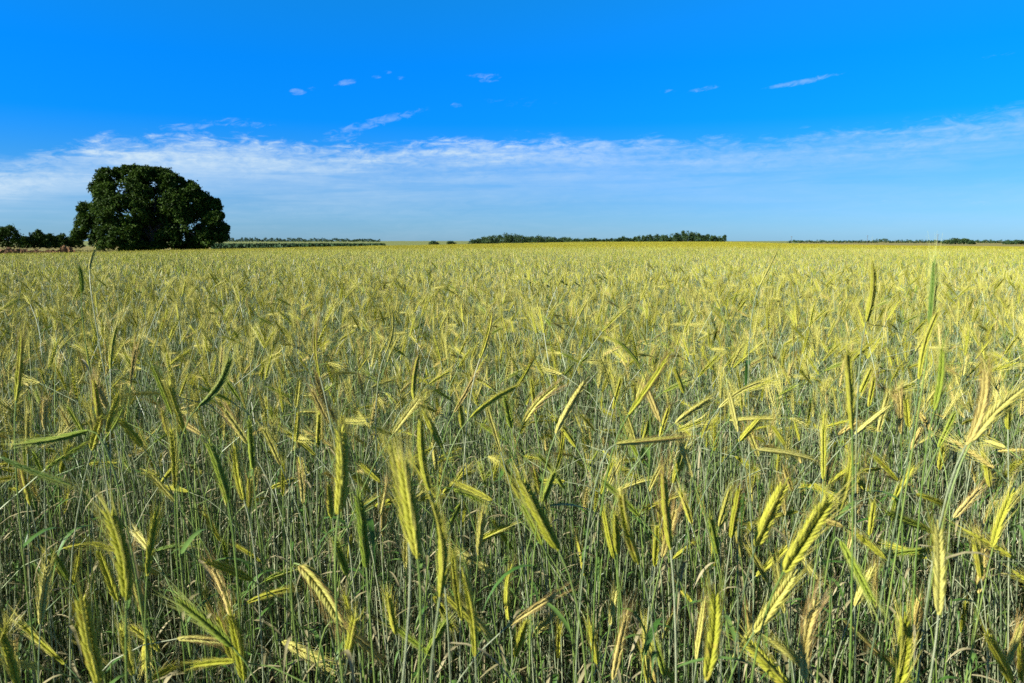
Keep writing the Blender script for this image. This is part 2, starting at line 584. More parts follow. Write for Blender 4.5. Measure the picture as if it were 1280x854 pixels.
zone = np.where(cr < rye_edge(np.clip(ca, _caz[0], _caz[-1])), 0, 1)
zone = np.where((zone == 1) & (cr > 620) & (ca < px_az(990)), 2, zone)
mb = MB()
for z_, nm in enumerate(('soil', 'stubble', 'pasture')):
    mb.mat(M[nm])
mb.v.append(gv)
mb.nv = len(gv)
mb.tint.append(np.full(len(gv), .5))
mb.q.append(gq)
mb.qm.append(zone)
mb.t.append(gt)
mb.tm.append(np.zeros(len(gt), int))
g_o = mb.obj('ground', smooth=True)
g_o['kind'] = 'structure'

# ------------------------------------------------------------------ trees


def leaf_cards(mb, centers, size, g, mat, tint):
    n = len(centers)
    d1 = unit(g.normal(size=(n, 3)))
    d2 = unit(np.cross(d1, unit(g.normal(size=(n, 3)))))
    s = size * g.uniform(.55, 1.3, n)[:, None]
    nn = np.cross(d1, d2) * s * .28
    a = centers - d1 * s * .62
    b = centers + d2 * s * .40 + nn
    c = centers + d1 * s * .62
    d = centers - d2 * s * .40 + nn
    V = np.stack([a, b, c, d], 1).reshape(-1, 3)
    q = np.arange(n * 4).reshape(-1, 4)
    mb.add(V, quads=q, mat=mat, tint=np.repeat(tint, 4))


def crown(mb, lobes, per, size, g, mat, clumps=26):
    """lobes: (x, y, z, rx, ry, rz). Leaf clumps sit in each lobe's volume, thicker towards its skin."""
    for (x, y, z, rx, ry, rz) in lobes:
        cd = unit(g.normal(size=(clumps, 3)))
        cd[:, 2] = np.where(cd[:, 2] < -.75, -cd[:, 2], cd[:, 2])
        cr_ = g.uniform(.35, 1.06, clumps) ** .5
        cc = cd * cr_[:, None] * [rx, ry, rz] + [x, y, z]
        k = max(3, per // clumps)
        cs = .30 * min(rx, rz) * g.uniform(.6, 1.25, clumps)
        pts_ = cc[:, None, :] + g.normal(size=(clumps, k, 3)) * cs[:, None, None] * [1, 1, .7] * .75
        tn = np.clip(g.uniform(.1, .9, clumps)[:, None] + g.normal(0, .15, (clumps, k)), 0, 1)
        leaf_cards(mb, pts_.reshape(-1, 3), size, g, mat, tn.ravel())


def limb(mb, p0, p1, r0, r1, g, bend=.12, n=8, mat=None):
    p0, p1 = np.asarray(p0, float), np.asarray(p1, float)
    ln = np.linalg.norm(p1 - p0)
    P = bez2(p0, (p0 + p1) / 2 + g.normal(0, bend * ln, 3) + [0, 0, .12 * ln], p1, n)
    tube(mb, P, np.linspace(r0, r1, n), 7, mat or M['bark'], g.uniform(.2, .8))


def at_px(px, dist, z=None):
    a = px_az(px)
    x, y = dist * math.sin(a), dist * math.cos(a)
    return np.array([x, y, float(terrain(x, y)) if z is None else z])


def row_z(py, dist_y):
    """height of a point seen at photo row py (near the horizon) at depth dist_y"""
    return CAMZ - (py - HROW) / FPX * dist_y


# the big field tree: lobes read off its outline, then given depth
g = np.random.default_rng(5)
TD = 176.0
base = at_px(196, TD)
depth = base[1]
root = empty('field_tree', tuple(base))
tag(root, 'massive dark broad-crowned tree standing alone at the left edge of the rye', 'tree')
lobes = []
for (px, py, rpx, dd) in [(130, 228, 12, 1), (130, 240, 10, 2), (142, 219, 12, -1), (158, 215, 11, 2), (175, 214, 12, 0), (192, 216, 12, -2), (207, 216, 12, 1),
                          (220, 223, 12, -1), (236, 232, 11, 2), (248, 238, 11, -1), (246, 252, 13, 0), (256, 262, 11, 1), (268, 259, 10, 2), (272, 272, 11, -1),
                          (272, 285, 12, 2), (278, 296, 9, 0), (262, 297, 12, -2), (110, 262, 12, 0), (124, 259, 11, 3), (138, 258, 12, -3), (105, 276, 10, 2),
                          (102, 292, 9, -1), (118, 278, 13, -2), (114, 299, 8, 2), (128, 296, 10, -2), (144, 284, 14, -4), (150, 302, 9, -5), (162, 300, 10, -6),
                          (148, 240, 17, -3), (170, 232, 16, 4), (180, 240, 20, -4), (205, 240, 19, 3), (228, 250, 18, -3), (158, 262, 17, -6), (180, 265, 20, -5),
                          (206, 268, 22, 4), (232, 275, 20, -2), (176, 288, 17, -6), (200, 294, 16, 3), (222, 298, 14, -3), (244, 296, 14, 2), (200, 258, 22, 9),
                          (170, 255, 20, 9), (230, 270, 20, 8), (188, 284, 20, 8), (205, 306, 9, -2), (188, 308, 8, -3), (222, 307, 8, 1), (257, 245, 10, 0), (266, 251, 9, 1), (240, 300, 10, 1), (255, 303, 8, 0), (124, 228, 4, 1), (142, 306, 7, -4), (168, 308, 7, -4), (176, 306, 8, -5), (130, 306, 6, -2), (240, 309, 6, 1), (255, 309, 6, 0), (133, 214, 5, 0), (150, 208, 4, 1), (166, 206, 5, 0), (184, 207, 4, 0), (199, 208, 5, 1), (216, 213, 4, 0), (230, 221, 5, 1), (246, 229, 4, 0), (281, 266, 4, 0), (285, 283, 5, 0), (160, 284, 16, 3), (172, 300, 11, 4), (150, 292, 12, 6), (184, 276, 18, 2)]:
    x = (px + (190 - px) * .03 + 3 - CX) / FPX * depth - base[0]
    z = row_z(py + (316 - py) * .075, depth) - base[2]
    r = rpx * .92 / FPX * depth
    lobes.append((x, dd * .9, z, r, r * 1.15, r * .92))
mbt = MB()
crown(mbt, lobes, 2000, .47, g, M['foliage'], clumps=28)
mbt.obj('crown', root)
mbt = MB()
tp = bez2(np.array([0, 0, -.3]), np.array([.4, .2, 2]), np.array([-.3, 0, 5.0]), 8)
tube(mbt, tp, np.array([1.5, 1.15, 1.0, .95, .9, .85, .85, .8]), 12, M['bark'], .5)
for L_ in lobes[:32:2]:
    limb(mbt, tp[random.randint(3, 7)], (L_[0] * .9, L_[1] * .9, L_[2]), .38, .06, g)
mbt.obj('trunk', root, smooth=True)


def make_tree(px, dist, top_row, width_px, label, group=None, seed=0, name='broadleaf_tree', size=.55, leaves=1600, shape='round', mat='foliage_far'):
    g = np.random.default_rng(seed)
    b = at_px(px, dist)
    dy = b[1]
    H = row_z(top_row, dy) - b[2]
    W = width_px / FPX * dy
    root = empty(name, tuple(b))
    tag(root, label, 'tree' if 'bush' not in name else 'bush', group)
    n = 7
    lb = []
    if shape == 'round':
        for k in range(n):
            a_ = g.uniform(0, 2 * np.pi)
            rad = g.uniform(.1, .55) * W * .5
            zz = H * g.uniform(.42, .78)
            r = W * g.uniform(.22, .30)
            lb.append((rad * math.cos(a_), rad * math.sin(a_), zz, r, r, min(r * .95, H * .3)))
        lb.append((0, 0, H * .80, W * .26, W * .26, H * .2))
        for q_ in (-.36, -.12, .12, .36):
            lb.append((W * q_, g.normal(0, W * .1), H * .24, W * .18, W * .18, H * .24))
        lb.append((-W * .3, 0, H * .48, W * .22, W * .22, H * .26))
        lb.append((W * .3, 0, H * .46, W * .22, W * .22, H * .26))
    elif shape == 'tall':
        for k in range(6):
            zz = H * (.35 + .62 * k / 6)
            r = W * .5 * (1 - .62 * k / 6) * g.uniform(.8, 1.1)
            lb.append((g.normal(0, W * .1), g.normal(0, W * .1), zz, r, r, H * .12))
    else:
        for k in range(6):
            lb.append(((k / 5 - .5) * W * .8, g.normal(0, .4), H * g.uniform(.4, .62), W * .22, W * .25, H * .38))
    m = MB()
    crown(m, lb, int(leaves * 1.7) // len(lb), size * 1.25, g, M[mat], clumps=20)
    m.obj('crown', root)
    m = MB()
    P = bez2(np.array([0, 0, -.2]), np.array([g.normal(0, .2), 0, H * .3]), np.array([0, 0, H * .62]), 7)
    tube(m, P, np.linspace(.03 * H, .012 * H, 7), 7, M['bark'])
    for L_ in lb[:5]:
        limb(m, P[3], L_[:3], .013 * H, .004 * H, g)
    m.obj('trunk', root, smooth=True)
    return root


LG = 'trees at the far edge of the tan field'
make_tree(14, 400, 284, 36, 'largest round tree in the row behind the tan field, at the left border', LG, 21, leaves=2600, mat='foliage')
make_tree(39, 420, 296, 20, 'low round bush-like tree beside the largest tree of the left row', LG, 22, mat='foliage')
make_tree(54, 400, 288, 20, 'narrow light green tree in the middle of the left row', LG, 23, mat='foliage')
make_tree(67, 410, 293, 18, 'dark round tree right of the narrow light green tree in the left row', LG, 24, mat='foliage')
make_tree(81, 420, 294, 22, 'low wide tree just left of the massive field tree', LG, 25, mat='foliage')
make_tree(98, 420, 294, 22, 'tree half hidden behind the left side of the massive field tree', LG, 26, mat='foliage')
# little lone bushes on the skyline
make_tree(543, 520, 301.2, 13, 'small round bush on the skyline, left one of a pair', 'lone skyline bushes', 31, 'skyline_bush', .5, 500)
make_tree(565, 540, 301.4, 12, 'small flat bush on the skyline, nearer to the long wood', 'lone skyline bushes', 32, 'skyline_bush', .5, 500)
# wood on the crest: dense dark left half, looser right half
WG = 'trees of the wood behind the crest'
spec = []
for k, px in enumerate(np.linspace(592, 732, 22)):
    hump = np.interp(px, [590, 612, 632, 642, 660, 735], [301, 295.5, 290.5, 294, 295.5, 298.5])
    spec.append((px, 450 + 14 * (k % 3), hump + random.uniform(-1, 1.2), random.uniform(13, 18), 'round', k))
for k, px in enumerate(np.linspace(738, 902, 34)):
    hump = np.interp(px, [736, 790, 840, 856, 870, 905], [299, 296.5, 292.5, 288.5, 292, 294.5])
    spec.append((px, 480 + 16 * (k % 3), hump + random.uniform(-1.4, 1.6), random.uniform(7, 11), 'tall' if k % 2 else 'round', 40 + k))
for (px, dist, top_, wd, shp, k) in spec:
    if abs(px - 632) < 3.4:
        lab = 'tallest rounded tree in the dark left half of the crest wood'
    elif abs(px - 854) < 2.5:
        lab = 'tallest thin tree near the right end of the crest wood'
    elif px < 596:
        lab = 'outermost low tree at the left end of the crest wood'
    elif px > 900:
        lab = 'outermost tree at the right end of the crest wood'
    elif px < 735:
        lab = 'one of the dense dark rounded trees in the left half of the crest wood'
    elif shp == 'tall':
        lab = 'one of the slender pointed trees in the loose right half of the crest wood'
    else:
        lab = 'one of the small rounded trees in the loose right half of the crest wood'
    make_tree(px, dist, top_, wd, lab, WG, 100 + k, 'wood_tree', .5, 620, shp)
for k, (px, top_, wd) in enumerate([(1180, 300, 14), (1190, 298, 15), (1201, 298.5, 15), (1209, 300.5, 9)]):
    make_tree(px, 900, top_, wd, ['left outer tree', 'left middle tree', 'right middle tree', 'right outer low tree'][k] +
              ' of the four-tree clump on the right skyline', 'clump of trees on the right skyline', 200 + k, leaves=700, size=.8)
for k, (px, top_, wd) in enumerate([(1256, 301.5, 16), (1270, 300.8, 18), (1288, 301, 18)]):
    make_tree(px, 900, top_, wd, ['left low tree', 'middle broad tree', 'last tree, mostly past the border,'][k] +
              ' of the clump at the right border skyline', 'clump of trees at the right border', 210 + k, leaves=700, size=.8)

# far woods that read as one mass
g = np.random.default_rng(77)
mbt = MB()
for px in np.arange(284, 476, .9):
    b = at_px(px + g.normal(0, .5), 2250 + g.normal(0, 60))
    h = g.uniform(4.0, 10.5) * np.interp(px, [284, 330, 400, 440, 475], [1.1, 1.15, 1.0, .9, .8]) * (1 + .3 * math.sin(px * .33) * math.sin(px * .11))
    crown(mbt, [(b[0], b[1], b[2] + h * .5, 6.0, 4, h * .5), (b[0], b[1], b[2] + h * .85, 1.5, 1.5, h * .2)], 45, 1.7, g, M['foliage_far'], 9)
o = mbt.obj('far_wood')
o['kind'] = 'stuff'
tag(o, 'thin blue-green band of far woodland right of the massive field tree', 'woodland')
mbt = MB()
for px in np.arange(983, 1300, 1.3):
    b = at_px(px + g.normal(0, .6), 1300 + g.normal(0, 20))
    h = g.uniform(2.2, 5.2) * (1.5 if abs(px - 1100) < 8 else 1)
    crown(mbt, [(b[0], b[1], b[2] + h * .5, 3, 3, h * .5)], 60, 1.1, g, M['foliage_far'], 9)
o = mbt.obj('far_hedge')
o['kind'] = 'stuff'
tag(o, 'low dark hedge line far off along the right skyline', 'hedge')

# dark green crop strip behind the rye, left of centre
mbt = MB()
n = 9000
pa = px_az(g.uniform(268, 482, n))
pr = g.uniform(330, 470, n)
px_, py_ = pr * np.sin(pa), pr * np.cos(pa)
c_ = np.stack([px_, py_, terrain(px_, py_) + g.uniform(.2, 1.75, n)], -1)
leaf_cards(mbt, c_, 1.5, g, M['crop_green'], g.uniform(0, 1, n))
o = mbt.obj('green_crop')
o['kind'] = 'stuff'
tag(o, 'narrow dark green strip of another crop behind the rye', 'crop')

# dry grass and rusty weeds left of the tree
mbt = MB()
n = 16000
pa = px_az(g.uniform(-160, 186, n))
pr = rye_edge(pa) + 1 + g.uniform(0, 1, n) ** 1.6 * 170
px_, py_ = pr * np.sin(pa), pr * np.cos(pa)
c_ = np.stack([px_, py_, terrain(px_, py_) + g.uniform(.05, .5, n)], -1)
leaf_cards(mbt, c_, .55, g, M['grass_tan'], g.uniform(0, 1, n))
o = mbt.obj('dry_grass')
o['kind'] = 'stuff'
tag(o, 'pale tan dry grass field beyond the rye on the left', 'grass')
mbt = MB()
n = 11000
pxs = g.uniform(-120, 96, n)
keep = (np.sin(pxs * .13) + np.sin(pxs * .31 + 1) + g.normal(0, .8, n) > -1.6) | (pxs > 78)
pxs = pxs[keep]
n = len(pxs)
pa = px_az(pxs)
pr = rye_edge(pa) + g.uniform(-9, 10, n)
px_, py_ = pr * np.sin(pa), pr * np.cos(pa)
hh = g.uniform(.5, 1.0, n) * (1.5 + .14 * np.sin(pxs * .083) + .12 * np.sin(pxs * .37 + 2) + .1 * np.sin(pxs * .91)) * np.where(np.abs(pxs - 87) < 7, 1.25, 1)
gr = np.stack([px_, py_, terrain(px_, py_)], -1)
th = g.uniform(0, 6.28, n)
sd = np.stack([np.cos(th), np.sin(th), np.zeros(n)], -1) * g.uniform(.04, .09, n)[:, None]
tp_ = gr + np.stack([g.normal(0, .12, n), g.normal(0, .12, n), hh], -1)
mbt.add(np.stack([gr - sd * .5, gr + sd * .5, tp_ * .45 + gr * .55 + sd, tp_ * .45 + gr * .55 - sd], 1).reshape(-1, 3), quads=np.arange(n * 4).reshape(-1, 4), mat=M['weed'], tint=np.repeat(g.uniform(0, 1, n), 4))
mbt.add(np.stack([tp_ * .45 + gr * .55 - sd, tp_ * .45 + gr * .55 + sd, tp_ + sd * 1.4, tp_ - sd * 1.4], 1).reshape(-1, 3), quads=np.arange(n * 4).reshape(-1, 4), mat=M['weed'], tint=np.repeat(g.uniform(0, 1, n), 4))
o = mbt.obj('rusty_weeds')
o['kind'] = 'stuff'
tag(o, 'rust-brown patch of dried weeds along the rye edge at left', 'weeds')

# poles of the power line on the right skyline
for k, (px, top_) in enumerate([(986, 295.5), (1080, 294.5), (1167, 293), (1276, 290.5)]):
    b = at_px(px, 760 - 40 * k)
    H = row_z(top_, b[1]) - b[2]
    root = empty('utility_pole', tuple(b))
    tag(root, ['first thin utility pole, where the crest meets the right hedge', 'thin utility pole in the gap above the middle of the right hedge',
               'thin utility pole behind the tall dark green rye ear', 'tallest thin utility pole, at the right border'][k], 'utility pole', 'poles of the power line on the right')
    m = MB()
    tube(m, [(0, 0, -.3), (0, 0, H * .5), (0, 0, H)], [.19, .16, .12], 8, M['pole'])
    m.obj('post', root, smooth=True)
    m = MB()
    tube(m, [(-1.0, .16, H - .5), (0, .16, H - .5), (1.0, .16, H - .5)], [.09, .09, .09], 4, M['pole'])
    ar = m.obj('crossarm', root)
    for xx in (-.85, 0, .85):
        m = MB()
        tube(m, [(xx, .16, H - .44), (xx, .16, H - .34), (xx, .16, H - .22)], [.05, .08, .03], 6, M['ceramic'])
        m.obj('insulator', ar)

# ------------------------------------------------------------------ rye
HERO_T = [ear_template(50 + i, 30, 5, 5, awn_len=.040) for i in range(5)]
NEAR_T = [ear_template(80 + i, 18, 3, 4, awn_len=.042, awn_seg=1, awn_r=.00045) for i in range(4)]


def stalk_parts(name_root, st, er, kind, seed, wide=1.0, leaves=(), label=None):
    """one rye stalk as Empty > stem, ear (> awns), leaves.  st, er: world polylines"""
    g = np.random.default_rng(seed)
    o0 = st[0].copy()
    root = empty('rye_stalk', tuple(o0))
    st, er = st - o0, er - o0
    tint = g.uniform(.15, .85)
    m = MB()
    n = len(st)
    rad = np.linspace(.0019, .0011, n)
    smat = M['stem_green'] if kind in ('green', 'deep') or g.uniform() < .45 else M['stem']
    tube(m, st, rad, 6, smat, g.uniform(.25, .9))
    # swollen joints
    for f in (.33, .62):
        i = int(f * (n - 1))
        d = unit(st[i + 1] - st[i])
        tube(m, [st[i] - d * .004, st[i] - d * .0015, st[i] + d * .0015, st[i] + d * .004], [.0016, .0023, .0023, .0015], 6, smat, .2)
    m.obj('stem', root, smooth=True)
    tpl = HERO_T[g.integers(len(HERO_T))]
    roll = g.uniform(0, np.pi)
    m = MB()
    m.add(deform(tpl['V'], er, roll, tpl['L'], wide), quads=tpl['Q'], mat=M['ear_' + kind], tint=np.clip(tint + np.repeat(g.normal(0, .13, len(tpl['V']) // 25), 25), 0, 1))
    tube(m, er, np.linspace(.0018, .0008, len(er)), 5, M['ear_' + kind], tint)
    eo = m.obj('ear', root, smooth=True)
    m = MB()
    av = M['awn_green'] if kind in ('green', 'deep') else (M['awn_rust'] if kind == 'tan' or g.uniform() < .18 else M['awn'])
    m.add(deform(tpl['AV'], er, roll, tpl['L'], wide), quads=tpl['AQ'], mat=av, tint=np.clip(tint + g.normal(0, .15), 0, 1))
    m.obj('awns', eo)
    for (f, dry) in leaves:
        i = int(f * (n - 1))
        m = MB()
        a_ = g.uniform(0, 2 * np.pi)
        ln = g.uniform(.10, .2)
        P = leaf_path(st[i], a_, ln, g.uniform(.2, 1.1), g.uniform(.5, 1.6))
        strip(m, P, LEAFW * g.uniform(.0034, .0066) * (.7 if dry else 1.0), np.array([-math.sin(a_), math.cos(a_), 0]), M['leaf_dry' if dry else 'leaf'], g.uniform(0, 1))
        m.obj('leaf', root, smooth=True)
    return root


def to_world(px, py, d):
    return np.array([0, 0, CAMZ]) + pix_dir(px, py) * d


def to_px(p):
    p = np.asarray(p, float) - [0, 0, CAMZ]
    f = p[1] * math.cos(PITCH) - p[2] * math.sin(PITCH)
    u = p[1] * math.sin(PITCH) + p[2] * math.cos(PITCH)
    return CX + FPX * p[0] / f, CY - FPX * u / f, f


# ears read off the photograph: base px, tip px, colour kind, [width factor], [landmark phrase]
HEROES = [
    (125, 856, 99, 735, 'yellow', 1.15, 'the blurred ear in bottom left corner'),
    (147, 752, 121, 683, 'yellow', 1.0, None), (158, 750, 129, 628, 'yellow', 1.0, 'the long yellow ear at lower left'),
    (305, 850, 287, 760, 'yellow', 1.1, 'the gold ear at bottom left'), (290, 775, 263, 706, 'tan', .95, None),
    (290, 808, 217, 746, 'green', .9, None), (375, 706, 428, 784, 'pale', 1.35, 'the broad pale drooping ear at lower left'),
    (423, 643, 423, 525, 'yellow', 1.05, 'the thick upright ear left of centre'),
    (305, 625, 294, 550, 'yellow', .9, None), (285, 628, 256, 545, 'green', .9, None), (219, 610, 213, 530, 'yellow', .9, None),
    (2, 572, 88, 606, 'deep', .75, 'the dark green ear at left border'), (184, 720, 197, 632, 'yellow', .8, None),
    (353, 801, 412, 832, 'pale', 1.1, None), (77, 720, 51, 687, 'yellow', .8, None), (81, 830, 22, 775, 'yellow', .8, None),
    (276, 676, 254, 639, 'yellow', .8, None), (191, 690, 243, 681, 'deep', .7, None),
    (698, 688, 647, 591, 'yellow', 1.1, 'the bold left-leaning ear at centre'),
    (458, 709, 446, 610, 'green', .95, None), (522, 698, 500, 562, 'yellow', 1.0, 'the long upright ear pair left of centre'), (511, 676, 487, 547, 'yellow', .9, None),
    (550, 746, 537, 617, 'yellow', .7, None), (537, 613, 527, 515, 'yellow', .75, None), (641, 687, 614, 647, 'green', .9, None),
    (577, 775, 566, 687, 'yellow', .8, None), (594, 820, 577, 709, 'yellow', .7, None), (540, 820, 485, 779, 'green', .8, None),
    (420, 778, 480, 832, 'tan', 1.05, None), (543, 745, 568, 790, 'yellow', 1.6, 'the plump bright ear low in the middle'),
    (798, 705, 776, 610, 'yellow', .9, None), (768, 698, 754, 632, 'yellow', .9, None), (838, 687, 829, 584, 'yellow', .75, None),
    (730, 720, 720, 669, 'yellow', .7, None), (704, 610, 669, 566, 'green', .9, None), (820, 853, 803, 797, 'tan', .8, None),
    (636, 775, 640, 705, 'yellow', .7, None), (768, 617, 812, 600, 'pale', .9, None), (695, 588, 705, 530, 'yellow', .9, None),
    (943, 790, 997, 712, 'pale', 1.2, None), (980, 714, 1042, 616, 'yellow', 1.25, 'the thick right-leaning ear at lower right'),
    (945, 683, 985, 597, 'yellow', 1.3, None), (945, 720, 989, 680, 'yellow', 1.0, None),
    (988, 862, 925, 794, 'yellow', 1.35, 'the big left-leaning blurred ear at bottom'),
    (882, 850, 893, 730, 'yellow', 1.0, None), (871, 825, 882, 745, 'pale', .8, None), (1007, 850, 1026, 742, 'tan', .9, 'the tan ear at bottom right of centre'),
    (1119, 866, 1131, 765, 'yellow', 1.4, 'the stout blurred ear at lower right'), (1143, 805, 1151, 742, 'tan', 1.0, None),
    (1173, 768, 1172, 650, 'pale', .85, 'the straight pale ear at lower right'), (1241, 684, 1268, 610, 'yellow', 1.0, 'the yellow ear by the right border'),
    (1224, 742, 1230, 676, 'tan', .9, None), (1266, 856, 1228, 783, 'yellow', 1.0, 'the ear in the bottom right corner'),
    (1049, 639, 1065, 565, 'yellow', .9, None), (1029, 599, 1029, 530, 'yellow', .9, None), (1165, 665, 1102, 639, 'green', 1.0, None),
    (1060, 687, 1072, 632, 'tan', .9, None), (1095, 760, 1095, 705, 'tan', .8, None), (1051, 676, 1095, 760, 'green', .8, None),
    (1055, 775, 1098, 818, 'pale', .8, None), (945, 562, 1022, 576, 'pale', .8, None), (1000, 690, 1027, 728, 'pale', .9, None), (1277, 852, 1275, 780, 'yellow', .9, None),
    (950, 356, 972, 312, 'pale', .45, None), (112, 338, 120, 309, 'pale', .6, None), (1083, 402, 1091, 326, 'yellow', .95, 'the tall yellow-green skyline ear'),
    (1163, 408, 1169, 320, 'deep', .95, 'the tall dark green skyline ear'),
    (1149, 474, 1175, 385, 'yellow', .8, None), (1168, 513, 1178, 431, 'green', 1.0, None), (1065, 536, 1058, 431, 'yellow', .8, None),
    (1208, 556, 1231, 454, 'tan', .95, None), (1214, 553, 1284, 483, 'pale', 1.3, 'the broad pale ear crossing the right border'), (1029, 556, 1031, 513, 'yellow', .9, None),
    (899, 510, 955, 477, 'pale', .9, None), (912, 526, 971, 523, 'pale', .9, None),
    (600, 448, 615, 387, 'yellow', .95, 'the tall upright ear in mid-field'), (568, 515, 598, 461, 'tan', .95, None), (588, 522, 652, 481, 'yellow', .8, None),
    (645, 485, 670, 441, 'yellow', .8, None), (655, 528, 699, 481, 'pale', 1.3, None), (695, 542, 736, 471, 'pale', 1.1, 'the thick pale ear at the centre'),
    (786, 518, 836, 444, 'yellow', .8, 'the slim ear leaning right, right of centre'), (517, 500, 525, 440, 'yellow', .9, None), (800, 458, 769, 424, 'green', .8, None),
    (482, 441, 489, 384, 'pale', .7, None), (770, 555, 862, 546, 'pale', .8, None), (20, 501, 27, 414, 'yellow', .8, 'the upright ear by the left border'),
    (249, 508, 289, 441, 'deep', 1.0, 'the dark bent ear left of centre'), (215, 518, 188, 451, 'green', .9, None), (232, 542, 208, 475, 'yellow', .9, None),
    (131, 549, 155, 505, 'green', .9, None), (427, 535, 396, 478, 'tan', 1.0, 'the brown ear leaning left, left of centre'), (400, 471, 396, 401, 'yellow', .7, None),
    (110, 538, 20, 555, 'green', .8, None), (138, 461, 148, 401, 'yellow', .8, None), (102, 366, 98, 330, 'green', .8, None),
]
stalks = []          # dict(root, px, py, L, kind, post, mark)


def posture(b, t):
    dx, dy = t[0] - b[0], b[1] - t[1]
    a = math.degrees(math.atan2(dx, dy))
    if abs(a) < 18:
        return 'upright'
    s = 'left' if a < 0 else 'right'
    return ('leaning ' if abs(a) < 68 else ('pointing ' if abs(a) < 100 else 'drooping ')) + s


rs = 500
for (bx, by, tx, ty, kind, wd, mark) in HEROES:
    rs += 1
    g = np.random.default_rng(rs)
    Lp = math.hypot(tx - bx, ty - by)
    d = FPX * .112 / Lp
    d = min(d, 1.95)
    hmax, hmin = 1.42, .62
    # keep the ear at a believable height on its stalk
    for _ in range(40):
        z = to_world(bx, by, d)[2]
        if z < hmin:
            d *= .97
        else:
            break
    if by < 560:
        d = min(d, 1.75)
    p0 = to_world(bx, by, d)
    p1 = to_world(tx, ty, d * (1 + g.normal(0, .025)))
    L = np.linalg.norm(p1 - p0)
    dr = unit(p1 - p0)
    side = unit(np.cross(dr, [0, 1, 0]))
    mid = (p0 + p1) / 2 + side * g.normal(0, .075) * L + np.array([0, 0, .03 * L * (1 - abs(dr[2]))])
    er = bez2(p0, mid, p1, 8)
    t0 = unit(mid - p0)
    off = np.array([-(p1 - p0)[0] * .55 + g.normal(0, .035), g.normal(0, .03) + .02, 0])
    gd = p0 + off
    gd[2] = float(terrain(gd[0], gd[1]))
    kk = .12 if dr[2] > .3 else .07
    st = bez3(gd, gd + np.array([g.normal(0, .01), 0, p0[2] * .5]), p0 - t0 * kk * (1.2 if dr[2] > .3 else 1), p0, 16)
    lv = []
    if g.uniform() < .75:
        lv.append((g.uniform(.55, .8), g.uniform() < .5))
    lv.append((g.uniform(.3, .6), g.uniform() < .8))
    root = stalk_parts('rye_stalk', st, er, kind, rs, wd * (.92 if by > 600 else .70), lv)
    stalks.append(dict(root=root, px=(bx + tx) / 2, py=(by + ty) / 2, L=Lp, kind=kind, post=posture((bx, by), (tx, ty)), mark=mark, base=gd))

# fill the near stand up to three hundred
KINDS = ['yellow'] * 52 + ['pale'] * 26 + ['green'] * 12 + ['tan'] * 10
tries = 0
g = np.random.default_rng(900)
while len(stalks) < 300 and tries < 6000:
    tries += 1
    rs += 1
    dd = math.sqrt(g.uniform(.85 ** 2, 1.98 ** 2))
    xx = g.uniform(-.74, .74) * dd
    if any(math.hypot(xx - s['base'][0], dd - s['base'][1]) < .045 for s in stalks):
        continue
    H = g.uniform(.80, 1.16) if g.uniform() < .8 else g.uniform(.5, .8)
    if dd < 1.3:
        H = min(H, g.uniform(.55, 1.02))
    L = g.uniform(.07, .105)
    q = g.uniform()
    nod = g.uniform(0, .4) if q < .5 else (g.uniform(.4, 1.1) if q < .8 else g.uniform(1.1, 2.1))
    st, er = nod_line(H, L, g.choice([0.15, np.pi - .15, g.uniform(0, 6.28)]), abs(g.normal(.03, .06)), nod, g, 14, 7)
    b = np.array([xx, dd, float(terrain(xx, dd))])
    st, er = st + b, er + b
    a = to_px(er[0])
    t = to_px(er[-1])
    if not (4 < (a[0] + t[0]) / 2 < 1276 and (a[1] + t[1]) / 2 < 845):
        continue
    kind = KINDS[g.integers(len(KINDS))]
    lv = [(g.uniform(.35, .65), g.uniform() < .8)]
    if g.uniform() < .6:
        lv.append((g.uniform(.6, .85), g.uniform() < .45))
    root = stalk_parts('rye_stalk', st, er, kind, rs, g.uniform(.66, .92), lv)
    stalks.append(dict(root=root, px=(a[0] + t[0]) / 2, py=(a[1] + t[1]) / 2, L=math.hypot(t[0] - a[0], t[1] - a[1]), kind=kind,
                       post=posture(a, t), mark=None, base=b))
print('stalks', len(stalks), 'tries', tries)

# labels: each names colour and posture and its rank beside a landmark ear
KW = dict(deep='dark silhouetted', yellow='yellow-green', pale='pale gold', green='green', tan='tan')
RANK = ['nearest', 'second-nearest', 'third-nearest', 'fourth-nearest', 'fifth-nearest', 'sixth-nearest', 'seventh-nearest', 'eighth-nearest']
RELS = {'above': (0, -1), 'below': (0, 1), 'left of': (-1, 0), 'right of': (1, 0)}
marks = [s for s in stalks if s['mark']]


def rel_ok(s, mk, rel):
    dx, dy = s['px'] - mk['px'], s['py'] - mk['py']
    vx, vy = RELS[rel]
    return dx * vx + dy * vy > .72 * math.hypot(dx, dy)


for s in stalks:
    tag(s['root'], '', 'rye stalk', 'near rye stalks of the front rows')
    if s['mark']:
        s['root']['label'] = 'rye stalk carrying ' + s['mark']
        continue
    best = None
    for mk in sorted(marks, key=lambda k: math.hypot(k['px'] - s['px'], k['py'] - s['py']))[:5]:
        rel = next((r for r in RELS if rel_ok(s, mk, r)), None)
        if rel is None:
            continue
        same = [o for o in stalks if not o['mark'] and o['kind'] == s['kind'] and o['post'] == s['post'] and rel_ok(o, mk, rel)]
        same.sort(key=lambda k: math.hypot(k['px'] - mk['px'], k['py'] - mk['py']))
        k = same.index(s)
        if best is None or k < best[0]:
            best = (k, rel, mk)
    k, rel, mk = best
    s['root']['label'] = '%s ear %s, %s %s %s' % (KW[s['kind']], s['post'], RANK[min(k, 7)], rel, mk['mark'])
    if k > 7 or len(s['root']['label'].replace('-', ' ').split()) > 16:
        print('long', s['root']['label'])
    if k > 7:
        print('label rank', k)

